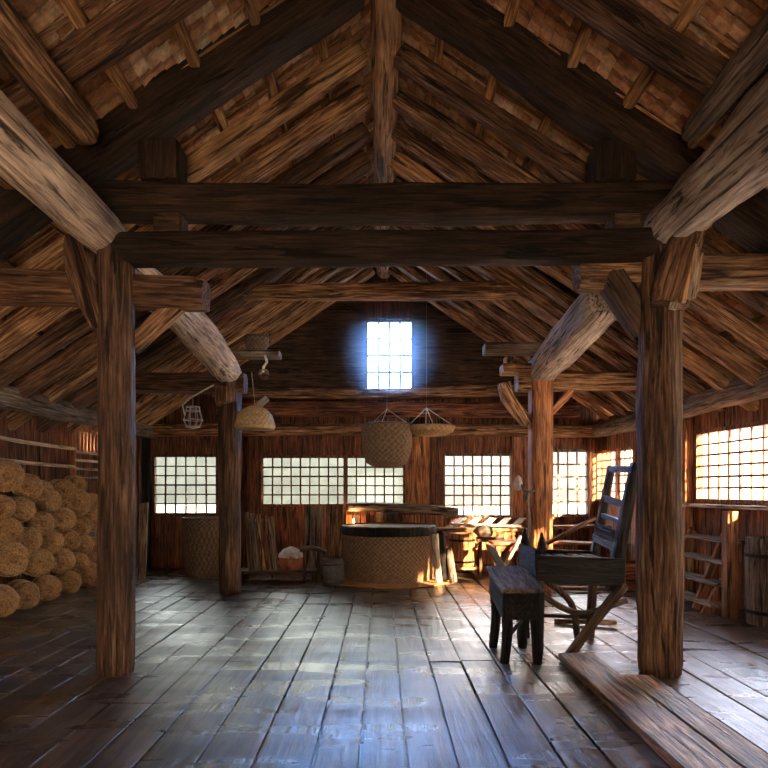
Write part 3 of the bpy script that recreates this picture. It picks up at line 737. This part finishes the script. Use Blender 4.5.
# junk on the left bracket board
c = P(258, 349, D2-.04)
t = woven('small_basket', [(0,0),(.13,0),(.17,.08),(.19,.20),(.17,.20),(.12,.05),(0,.02)], BASKD, Vector((c.x-.02, D2-.04, P(0,355,D2)[2]+.055)), 'small dark basket standing on the carved board by the rear left post', 'basket', nw=16, amp=.005, rows=6)
hb = MB(); hb.tube([(.18*math.cos(a), 0, .19+.16*math.sin(a)) for a in [i*math.pi/12 for i in range(13)]], .012, 6); hb.build('handle', BASKS, t, loc=(0,0,0))
t = thing('pulley', P(265, 372, D2-.25), 'pale rope pulley dangling under the carved board at the rear left post', 'pulley')
m = MB(); m.tube([(.0,0,.25),(.03,0,.15),(-.02,0,.08),(-.03,0,0)], .02, 8); m.build('rope', plain('pale_rope',(.6,.55,.45)), t, loc=(0,0,0))
m = MB(); m.tube([(.06*math.cos(2*math.pi*k/16)-.02, 0, .06*math.sin(2*math.pi*k/16)-.03) for k in range(16)], .022, 8, closed=True); m.build('wheel', W('grey'), t, loc=(0,0,0))

# round vat
def vat():
    d = 10.6; s = 10.15/F; cx = P(390,0,10.6).x; R = .83; Hh = .96
    t = thing('round_vat', (cx-.02, 10.86, 0), 'big round brown woven vat with dark rim standing before the back wall', 'vat')
    m = MB(); sv = Vector((4,4,4))
    m.lathe([(0,.02),(R*.96,.0),(R*.98,.2),(R,.5),(R*1.0,.82),(R*.93,.82),(R*.92,.15),(0,.1)], 120, sub=8, fn=lambda a, z, r, j, k: .010*noise.noise(sv+Vector((math.cos(a)*14, math.sin(a)*14, z*16)))+.006*math.sin(60*a+math.pi*(j%2)))
    bodym = weave_colour('woven_bark', (.15,.09,.05), (.29,.185,.105))
    weave_tint(m.build('body', bodym, t, loc=(0,0,0)), 120, 1, 1)
    m = MB(); m.lathe([(R*.94,.82),(R*1.01,.81),(R*1.035,.84),(R*1.035,.95),(R*1.01,.97),(R*.95,.97),(R*.94,.82)], 64); m.build('rim', W('black','z'), t, loc=(0,0,0))
    m = MB(); m.lathe([(0,.93),(R*.95,.93),(R*.95,.95),(0,.955)], 64); m.build('lid', W('grey','x'), t, loc=(0,0,0))
    return t
vat()
m = MB(); m.lathe([(0,.0),(1.16,.0),(1.2,.008),(1.17,.02),(0,.022)], 60, fn=lambda a,z,r,j,k: .04*noise.noise(Vector((math.cos(a)*3,math.sin(a)*3,1))))
tag(m.build('straw_mat', plain('mat_straw',(.40,.21,.09),.85,0,40,.5,.6), loc=(P(390,0,10.6).x, 10.86, .006)), 'flat brown straw mat spread under the round vat', 'mat')
# pale slab and dark log leaning right of vat
tag(log('bark_slab', [P(439,583,10.1), P(436,560,10.15), P(434,534,10.2)], .05, .07, W('pale'), sq=3, rough=.12, seg=14), 'pale upright bark slab at the right edge of the vat', 'slab')
tag(log('split_log', [P(446,580,10.3), P(442,555,10.3), P(441,531,10.35)], .09, .06, W('black'), sq=3, rough=.10, seg=14), 'dark split log standing right of the pale bark slab', 'log')
tag(log('split_log', [P(453,582,10.2), P(451,565,10.2), P(449,548,10.3)], .06, .05, W('grey'), sq=3, rough=.14, seg=12), 'short greyish split log at the foot of the dark one', 'log')

def barrel(name, c, r, h, label, mat, hoop, bulge=.06, lid=True, taper=1.0, staves=18, cat='barrel'):
    t = thing(name, c, label, cat); m = MB()
    prof = []
    for i in range(9):
        u = i/8; prof.append((r*(taper+(1-taper)*u)*(1-bulge+bulge*math.sin(math.pi*u)), h*u))
    m.lathe([(0,0)]+prof+[(prof[-1][0]*.9, h), (prof[-1][0]*.88, h*.93), (0, h*.93)], staves*4, fn=lambda a,z,q,j,k: -.006 if k % 4 == 0 else 0)
    m.build('body', mat, t, loc=(0,0,0)); 
    for u in (.15, .8):
        q = r*(taper+(1-taper)*u)*(1-bulge+bulge*math.sin(math.pi*u)); hm = MB()
        hm.lathe([(q-.003,h*u-.02),(q+.009,h*u-.02),(q+.009,h*u+.02),(q-.003,h*u+.02)], 48); hm.build('hoop', hoop, t, loc=(0,0,0))
    return t
barrel('keg', (4.66, 7.15, 0), .285, 1.03, 'brown wooden keg at the far right edge by the stepped rack', W('grey','z'), W('black'))
barrel('stone_pot', (P(332,0,10.0).x, 10.15, 0), .20, .45, 'squat dark pot on the floor left of the round vat', plain('dark_stone',(.075,.07,.065),.6,0,18,.5,.6), IRON, bulge=.16, cat='pot')
c = P(462,0,11.0)
t = barrel('stave_tub', (c.x, 11.0, .21), .235, .60, 'reddish stave tub on a low stand right of the vat', W('orange','z'), W('black'), bulge=.05, cat='tub')
st = thing('tub_stand', (c.x, 11.0, 0), 'low wooden stand under the reddish stave tub', 'stand')
board('top', (c.x-.27, 11.0, .185), (c.x+.27, 11.0, .185), .40, .045, W('rafter'), st)
for sx in (-.22,.22):
    for sy in (-.15,.15): board('leg', (c.x+sx*1.15, 11.0+sy, 0), (c.x+sx, 11.0+sy, .165), .05, .05, W('rafter'), st)
barrel('wooden_bucket', (P(387,0,11.75).x, 11.93, .86), .20, .36, 'dark tapering bucket on the shelf behind the vat', W('dark','z'), IRON, bulge=.03, taper=1.15, cat='bucket')

# ------------------------------------------------------------------ back wall furniture
def shelf_bench():
    t = thing('back_counter', (P(400,0,12).x, 12.0, 0), 'long low reddish counter along the back wall behind the vat', 'counter')
    x0, x1 = P(345,0,12).x, P(524,0,12).x
    board('top', (x0, 11.95, .82), (x1, 11.95, .82), .5, .07, W('rafter'), t)
    n = 12
    for i in range(n):
        a = x0+(x1-x0)*(i+.5)/n; board('front_board', (a, 11.75, 0), (a, 11.75, .785), (x1-x0)/n*.94, .03, W(random.choice(['orange','red','orange'])), t, up=(0,1,0))
shelf_bench()
# upright boards between
for i, (a, b, yt, k) in enumerate(((304,323,506,'grey'), (324,344,504,'rafter'))):
    d = 11.3; x = P((a+b)/2,0,d).x
    tag(board('standing_board', (x, d, 0), (x, d+.05, P(0,yt,d).z), (b-a-1)/F*d, .04, W(k), up=(0,1,0)), ['left','right'][i]+' one of two wide brown boards standing left of the vat', 'board')
tag(log('wooden_beam', [P(346,507,11.85), P(400,508,11.85), P(458,512,11.8)], .085, .10, W('grey'), sq=4, rough=.09, seg=14), 'rough horizontal timber lying along the sill behind the vat', 'beam')
for i, (a, b, k) in enumerate(((346,352,'orange'),(353,360,'grey'),(361,366,'red'),(401,420,'orange'),(421,443,'red'))):
    d = 12.1; x = P((a+b)/2,0,d).x
    tag(board('panel_board', (x, d, .86), (x, d, 1.1), (b-a)/F*d, .03, W(k), up=(0,1,0)), ['first','second','third','fourth','fifth'][i]+' short upright board from the left above the back counter', 'board')
# glowing lantern
t = thing('oil_lamp', P(353, 524, 11.55), 'tiny lit oil lamp with orange glow behind the left side of the vat', 'lamp')
zz = .855-t.location.z; 
m = MB(); m.lathe([(0,0),(.06,0),(.07,.03),(.03,.06),(.03,.09),(0,.09)], 20); m.build('base', IRON, t, loc=(0,.25,zz))
fm = bpy.data.materials.new('flame'); fm.use_nodes = True; nt = fm.node_tree; nt.nodes.clear(); e = nt.nodes.new('ShaderNodeEmission'); e.inputs[0].default_value = (1,.42,.12,1); e.inputs[1].default_value = 14; oo = nt.nodes.new('ShaderNodeOutputMaterial'); nt.links.new(e.outputs[0], oo.inputs[0])
m = MB(); m.lathe([(0,.09),(.022,.115),(.014,.16),(0,.19)], 12); m.build('flame', fm, t, loc=(0,.25,zz))
lamp_pos = Vector(t.location)+Vector((0,.18,zz+.2))
# leaning slats, bench, cloth pile
for i in range(5):
    x = P(247+i*6.2, 0, 10.6).x
    tag(board('leaning_board', (x+.10, 10.45, .20), (x-.06, 10.78, 1.20-.02*i), .085, .03, W(['post','grey','rafter','post','grey'][i]), up=(0,1,0)), ordn[i]+' thin board from the left leaning beside the rear left post', 'slat', 'slats leaning by the rear left post')
t = thing('low_bench', (P(268,0,10.7).x, 10.6, 0), 'low dark bench carrying the slats and a cloth bundle', 'bench')
x0, x1 = P(240,0,10.5).x, P(318,0,10.5).x
board('seat', (x0, 10.6, .30-.13), (x1, 10.6, .30-.13), .42, .05, W('dark'), t)
board('back_rail', (P(246,0,10.85).x, 10.85, 1.05), (P(272,0,10.85).x, 10.85, 1.05), .04, .05, W('grey'), t)
for x in (x0+.08, x1-.08):
    for y in (10.45, 10.75): board('leg', (x, y, 0), (x, y, .15), .05, .05, W('dark'), t)
board('back_post', (P(246,0,10.85).x, 10.85, 0), (P(246,0,10.85).x, 10.85, 1.07), .04, .04, W('dark'), t); board('back_post', (P(272,0,10.85).x, 10.85, 0), (P(272,0,10.85).x, 10.85, 1.07), .04, .04, W('dark'), t)
m = MB(); sv = Vector((9,1,2))
t = thing('cloth_bundle', (P(291,0,10.6).x, 10.6, .195), 'rust red bundle with white cloth on top, on the low bench', 'bundle')
m.lathe([(0,0),(.17,0),(.22,.10),(.18,.25),(.09,.33),(0,.35)], 36, sub=4, fn=lambda a,z,r,j,k: .05*noise.noise(sv+Vector((math.cos(a)*2,math.sin(a)*2,z*7)))); m.build('sack', CLOTHR, t, loc=(0,0,0))
m = MB(); m.lathe([(.20,.22),(.19,.27),(.12,.36),(0,.41)], 36, sub=4, fn=lambda a,z,r,j,k: .06*noise.noise(sv+Vector((math.cos(a)*3,math.sin(a)*3,z*9)))); m.build('cloth', CLOTHW, t, loc=(0,0,0))
t = thing('small_table', (P(312,0,10.3).x, 10.3, 0), 'small low dark stool with forked branch left of the pot', 'stool')
log('top', [P(300,550,10.3), P(312,548,10.3), P(326,553,10.3)], .045, .04, W('dark'), t, sq=3, rough=.15, seg=12)
for px in (304, 318): log('leg', [(P(px,0,10.3).x, 10.3, 0), (P(px+1,0,10.3).x, 10.3, .56)], .03, .03, W('dark'), t, seg=10)
# leaning plank at far left
tag(board('leaning_plank', (P(150,0,11.0).x, 10.6, 0), (P(144,0,11.3).x, 11.3, 1.35), .16, .035, W('grey'), up=(0,1,0)), 'pale grey plank leaning in the back left corner right of the front left post', 'plank')

# right-hand back clutter
def trestle(px, d, label, h=.62, w=.5, k='rafter'):
    x = P(px,0,d).x; t = thing('trestle', (x, d, 0), label, 'trestle')
    board('beam', (x-w/2, d, h), (x+w/2, d, h), .12, .09, W(k), t)
    for sx in (-1, 1):
        for sy in (-1, 1): board('leg', (x+sx*w*.42, d+sy*.22, 0), (x+sx*w*.36, d+sy*.03, h-.05), .05, .05, W(k), t)
    board('stretcher', (x-w*.38, d, .2), (x+w*.38, d, .2), .04, .04, W(k), t)
trestle(490, 11.2, 'dark trestle under the square window right of the stave tub', .68, .5, 'dark')
def plank_rest(a, b, w, h, k, label, cat='plank', name='loose_plank'): return tag(board(name, a, b, w, h, W(k)), label, cat)
t = thing('work_table', (P(520,0,10.6).x, 10.6, 0), 'low rough work table in front of the right back windows', 'table')
tx0, tx1 = P(492,0,10.6).x, P(560,0,10.6).x
board('top', (tx0, 10.7, .66), (tx1, 10.7, .68), .55, .05, W('orange'), t)
for x in (tx0+.1, tx1-.1):
    for y in (10.5, 10.9): board('leg', (x+.03, y, 0), (x, y, .64), .06, .06, W('rafter'), t)
board('apron', (tx0+.05, 10.48, .58), (tx1-.05, 10.48, .60), .03, .10, W('red'), t)
plank_rest(P(489,545,10.35), P(507,576,9.55), .12, .05, 'dark', 'dark plank sloping down from the work table towards the box bench')
plank_rest(P(497,581,10.3), P(521,536,10.35), .08, .05, 'pale', 'pale plank crossing the dark sloping one')
plank_rest(P(500,583,10.0), P(535,583,10.0), .16, .08, 'rafter', 'short thick plank low on the floor before the work table')
plank_rest(P(525,588,9.5), P(600,589,9.4), .12, .06, 'rafter', 'long plank lying behind the wooden chair')
plank_rest(P(450,524,11.7), P(520,526,11.7), .22, .04, 'pale', 'sunlit pale plank on the counter below the square window')
for i in range(5):
    x0 = 455+i*15
    tag(board('drying_board', P(x0+8,518,12.05), P(x0-2,527,11.75), .16, .02, W('pale')), ordn[i]+' pale slat from the left on the counter under the square window', 'slat', 'slats under the square window')
t = thing('log_pile_bowl', P(484,540,11.1)-Vector((0,0,0)), 'dark lumpy bundle on the trestle by the square window', 'bundle')
m = MB(); m.lathe([(0,-.03),(.12,-.02),(.17,.06),(.12,.17),(0,.20)], 30, sub=4, fn=lambda a,z,r,j,k: .05*noise.noise(Vector((math.cos(a)*3,math.sin(a)*3,z*9)))); m.build('bundle_body', plain('dark_sack',(.09,.06,.045)), t, loc=(0,0,.0))
t.location.z = .76
t.name = 'sack'
# low rail wall under windows right back
tag(board('bench_board', P(553,527,11.9), P(612,526,11.9), .35, .06, W('orange')), 'orange lit shelf board under the corner window', 'shelf')
for px in (556, 608):
    pass
t = thing('wall_bench', (P(600,0,11.2).x, 11.2, 0), 'rough bench along the right back corner behind the chair', 'bench')
board('seat', (P(560,0,11.2).x, 11.3, .62), (P(628,0,10.6).x, 10.6, .62), .4, .05, W('rafter'), t)
for q in ((570, 11.2), (620, 10.65)): board('leg', (P(q[0],0,q[1]).x, q[1], 0), (P(q[0],0,q[1]).x, q[1], .60), .3, .05, W('rafter'), t)
t = thing('crate', (P(632,0,9.6).x, 9.6, 0), 'low slatted crate on the floor behind the front right post', 'crate')
for z in (.08, .24, .40):
    board('slat', (P(606,0,9.6).x, 9.4, z), (P(662,0,9.6).x, 9.4, z), .03, .10, W('orange'), t)
    board('slat', (P(606,0,9.6).x, 9.85, z), (P(662,0,9.6).x, 9.85, z), .03, .10, W('red'), t)
for x in (P(607,0,9.6).x, P(661,0,9.6).x): board('end_panel', (x, 9.4, .24), (x, 9.85, .24), .03, .46, W('rafter'), t)
# hanging tool at rear right post
t = thing('hanging_tool', P(529,492,D2-.2), 'dark iron tool with pale rag hung on the rear right post', 'tool')
m = MB(); m.tube([(.1,.05,.03),(.02,0,.0),(-.08,0,.03),(-.12,0,.12)], .02, 8); m.tube([(-.02,0,.0),(-.05,0,-.14)], .025, 8); m.build('iron_head', IRON, t, loc=(0,0,0))
m = MB(); m.lathe([(0,0),(.05,.02),(.06,.10),(.03,.2),(0,.24)], 16, fn=lambda a,z,r,j,k:.02*math.sin(3*a)); m.build('rag', CLOTHW, t, loc=(-.16,0,.02))

# ------------------------------------------------------------------ box bench and loom chair
def box_bench():
    t = thing('box_bench', (1.30, 5.8, 0), 'dark worn box shaped bench on thick legs, left of the wooden chair', 'bench')
    x0, x1, y0, y1 = 1.11, 1.46, 5.48, 6.16; zf, zb = .68, .80
    m = MB(); m.bar(((x0+x1)/2, y0-.03, zf), ((x0+x1)/2, y1+.03, zb), x1-x0+.05, .045, bev=.012); m.build('top', W('grey','y'), t, shift=(1.3,5.8,.7))
    m = MB()
    for x in (x0+.02, x1-.02): m.bar((x, y0+.01, zf-.145), (x, y1-.01, zb-.145), .035, .25, bev=.006)
    for y, z in ((y0+.02, zf), (y1-.02, zb)): m.box(((x0+x1)/2, y, z-.15), (x1-x0-.075, .035, .24), bev=.006)
    m.box(((x0+x1)/2, (y0+y1)/2, .50), (x1-x0-.06, y1-y0-.06, .02))
    m.build('box', W('black','y'), t, shift=(1.3,5.8,.54))
    for x, dx in ((x0+.05, -.02), (x1-.04, .02)):
        for y in (y0+.07, y1-.07): log('leg', [(x+dx, y, 0), (x+.01, y, .3), (x, y, .55)], .042, .052, W('black'), t, sq=4, seg=12, rough=.16)
    log('stretcher', [(x0+.04, y0+.1, .2), (x1-.04, y1-.1, .28)], .026, .02, W('black'), t, seg=8, rough=.2)
box_bench()
def loom_chair():
    K = W('black','x',.42); N = 5.82; Fa = 6.5
    t = thing('wooden_chair', (1.95, 6.15, 0), 'tall black weathered wooden chair with high ladder back beside the front right post', 'chair')
    # seat frame box
    def sd(y, name): return board(name, (1.50, y, .835), (2.36, y, .80), .05, .27, K, t)
    sd(N, 'side_panel'); sd(Fa, 'side_panel')
    board('front_panel', (1.52, N, .87), (1.52, Fa, .87), .05, .30, W('black'), t)
    m = MB()
    for i in range(5): m.bar((1.60+i*.15, N+.02, .90), (1.60+i*.15, Fa-.02, .90), .10, .03)
    m.build('seat', W('grey','y'), t, shift=(1.9,6.15,.9))
    # pointed knobs
    for y in (N, Fa):
        m = MB(); m.lathe([(0,0),(.04,0),(.05,.05),(.035,.12),(.012,.2),(0,.22)], 14); m.build('knob', K, t, shift=None, loc=Vector((1.56, y, .98))-Vector((1.95,6.15,0)))
    # back stiles
    def stile(y, w):
        return log('back_post', [(2.27, y, .62), (2.36, y, 1.15), (2.50, y, 1.86)], w, w*.8, K, t, sq=5, aspect=1.0, rough=.06, seg=14)
    stile(N+.06, .062); stile(Fa, .05)
    def rung(zz, x, w=.045, h=.035, nm='back_slat'): return board(nm, (x, N+.06, zz-.03), (x, Fa, zz+.03), w, h*2, K, t)
    board('top_rail', (2.485, N+.02, 1.80), (2.485, Fa+.04, 1.83), .05, .07, K, t)
    rung(1.48, 2.42); rung(1.30, 2.39, h=.024); rung(1.06, 2.31, h=.04)
    board('armrest', (1.80, Fa, 1.02), (2.32, Fa, 1.30), .05, .04, W('rafter'), t)
    board('seat_back_board', (2.30, N+.1, 1.13), (2.30, Fa-.05, 1.18), .02, .16, W('dark'), t)
    # legs
    log('leg', [(1.54, N, .0), (1.54, N, .72)], .035, .04, K, t, sq=4, seg=12)
    log('leg', [(1.58, Fa, .0), (1.56, Fa, .72)], .03, .035, K, t, sq=4, seg=12)
    log('leg', [(1.80, N-.05, .0), (2.08, N-.03, .36), (2.36, N, .68)], .042, .045, W('dark'), t, sq=4, seg=12, rough=.1)
    log('leg', [(2.26, Fa, .0), (2.30, Fa, .7)], .045, .045, W('dark'), t, sq=4, seg=12, rough=.1)
    log('rocker', [(1.56, N+.06, .60), (1.75, N+.08, .46), (2.02, N+.12, .38), (2.45, N+.16, .50)], .03, .03, W('dark'), t, seg=12)
    log('brace', [(2.10, Fa-.1, .0), (2.02, Fa-.12, .40), (1.72, Fa-.2, .66)], .032, .032, W('dark'), t, sq=4, seg=12)
    log('brace', [(1.56, Fa, .25), (2.27, Fa, .22)], .022, .022, W('dark'), t, seg=10)
loom_chair()
tag(log('wooden_stick', [(2.08, 7.2, .03), (2.75, 7.0, .05)], .03, .03, W('rafter'), seg=10), 'brown stick lying on the floor behind the wooden chair', 'stick')

# raised floor boards at right foreground
for i, (xa, xb, y1) in enumerate(((1.66,1.99,5.62),(2.0,2.24,4.95))):
    m = MB(); n = 14
    m.box((0,0,0), (xb-xa, y1-1.0, .07), bev=.008)
    tag(m.build('loose_floorboard', W('rafter','y',.5), loc=((xa+xb)/2, (y1+1.0)/2, .042)), ['long loose floor board with its end before the wooden chair', 'second loose floor board beside the front right post'][i], 'board')

# stepped rack at the right wall
def rack():
    t = thing('stepped_rack', (4.5, 8.2, 0), 'stepped wooden rack of narrow shelves against the right wall', 'rack')
    d0, d1 = 8.95, 7.62
    for i, (z, x) in enumerate(((.93,4.56),(.66,4.46),(.39,4.36),(.13,4.27))):
        board('shelf', (x, d0, z), (x+.03, d1, z), .24, .045, W('grey'), t)
    for d in (d0-.05, (d0+d1)/2-.25):
        board('stringer', (4.22, d, .0), (4.62, d, 1.0), .05, .12, W('orange'), t, up=(1,0,.4))
    m = MB(); pts = [(4.16,.0),(4.66,.0),(4.66,.62),(4.52,.62)]
    for yy in (d1+.16,): 
        a_ = [m.bm.verts.new((x, yy, z)) for x, z in pts]; b_ = [m.bm.verts.new((x, yy+.05, z)) for x, z in pts]
        m.bm.faces.new(a_); m.bm.faces.new(b_[::-1])
        for i in range(4): m.bm.faces.new((a_[i], a_[(i+1)%4], b_[(i+1)%4], b_[i]))
    m.build('wedge', W('orange','z'), t, shift=(4.4, d1+.16, .3))
    board('upright', (4.38, d1-.08, 0), (4.42, d1-.02, 1.33), .13, .14, W('orange'), t, up=(0,1,0))
    board('upright', (4.62, d0, 0), (4.62, d0, 1.05), .06, .06, W('rafter'), t)
rack()
t = thing('hanging_hoop', (wr(7.2)-.12, 7.3, 1.5), 'bent wooden hoops hung at the far right edge above the keg', 'hoop')
for k, (r, z) in enumerate(((.20,.0),(.26,-.12))):
    m = MB(); m.tube([(0, r*math.cos(2*math.pi*i/28), z+r*.7*math.sin(2*math.pi*i/28)) for i in range(28)], .016, 6, closed=True); m.build('hoop_ring', W('rafter'), t, loc=(-.02*k,0,0))
# ------------------------------------------------------------------ outside
def ground():
    m = MB(); m.box((0, 5, -.6), (160, 160, .3)); o = m.build('ground', plain('outside_ground', (.54,.49,.39), .9, 0, 2, .12)); struct(o, 'pale dry ground outside the windows')
ground()

# ------------------------------------------------------------------ light
w = bpy.data.worlds.new('sky'); C.world = w; w.use_nodes = True; nt = w.node_tree; nt.nodes.clear(); L = nt.links.new
out = nt.nodes.new('ShaderNodeOutputWorld'); bg = nt.nodes.new('ShaderNodeBackground'); L(bg.outputs[0], out.inputs[0])
tc = nt.nodes.new('ShaderNodeTexCoord'); sep = nt.nodes.new('ShaderNodeSeparateXYZ'); L(tc.outputs['Generated'], sep.inputs[0])
# elevation ramps per quarter: north (back windows), the rest
rn = ramp(nt, sep.outputs[2], [(0, (1.65,1.78,2.0)), (.08, (2.1,2.3,2.7)), (.16, (20,22,27)), (.5, (42,50,72)), (.8, (16,19,26))])
rs = ramp(nt, sep.outputs[2], [(0, (4,3.3,2.6)), (.3, (9,7.6,6)), (.8, (6,6,6.5))])
f = node(nt, 'ShaderNodeMapRange'); f.inputs[1].default_value = .45; f.inputs[2].default_value = .75; L(sep.outputs[1], f.inputs[0])
L(mix(nt, f.outputs[0], rs.outputs[0], rn.outputs[0]), bg.inputs[0]); bg.inputs[1].default_value = 1.0
sun = bpy.data.lights.new('sun', 'SUN'); sun.energy = 46; sun.color = (1.0,.74,.46); sun.angle = .02
so = bpy.data.objects.new('sun', sun); COL.objects.link(so)
so.rotation_euler = Vector((-3.1, 3.8, -1.30)).to_track_quat('-Z', 'Y').to_euler()
pl = bpy.data.lights.new('lamp_glow', 'POINT'); pl.energy = 6; pl.color = (1,.5,.2); pl.shadow_soft_size = .03
po = bpy.data.objects.new('lamp_glow', pl); COL.objects.link(po); po.location = lamp_pos+Vector((0,0,.05))

vm = bpy.data.materials.new('haze'); vm.use_nodes = True; nt = vm.node_tree; nt.nodes.clear(); L = nt.links.new  # added scatter volume imitating lens bloom around the gable window
vo = nt.nodes.new('ShaderNodeOutputMaterial'); vs = nt.nodes.new('ShaderNodeVolumeScatter'); vs.inputs['Anisotropy'].default_value = .5; vs.inputs['Color'].default_value = (.75,.88,1,1)
tc = nt.nodes.new('ShaderNodeTexCoord'); ln = node(nt, 'ShaderNodeVectorMath', operation='LENGTH'); L(tc.outputs['Object'], ln.inputs[0])
mr = nt.nodes.new('ShaderNodeMapRange'); mr.inputs[1].default_value = .15; mr.inputs[2].default_value = 1.25; mr.inputs[3].default_value = .34; mr.inputs[4].default_value = 0; L(ln.outputs['Value'], mr.inputs[0])
L(mr.outputs[0], vs.inputs['Density']); L(vs.outputs[0], vo.inputs['Volume'])
m = MB(); m.lathe([(0,-1.3),(.5,-1.2),(.9,-.94),(1.2,-.5),(1.3,0),(1.2,.5),(.9,.94),(.5,1.2),(0,1.3)], 24); hz = m.build('haze', vm, loc=(bx(389.5), BACK-.15, bz(352)))
for v in hz.data.vertices: v.co.y = min(v.co.y, .12)
tag(hz, 'blue glowing haze in the air around the small bright gable window', 'haze', kind='stuff')
# ------------------------------------------------------------------ camera
cam = bpy.data.cameras.new('camera'); cam.sensor_width = 36; cam.lens = F/768*36; cam.shift_x = (384-CX)/768; cam.shift_y = (CY-384)/768
co = bpy.data.objects.new('camera', cam); COL.objects.link(co); co.location = (0,0,H); co.rotation_euler = (math.pi/2,0,0); C.camera = co
cam.clip_end = 300
C.view_settings.view_transform = 'Standard'; C.view_settings.look = 'None'; C.view_settings.gamma = 1; C.view_settings.exposure = 1.75
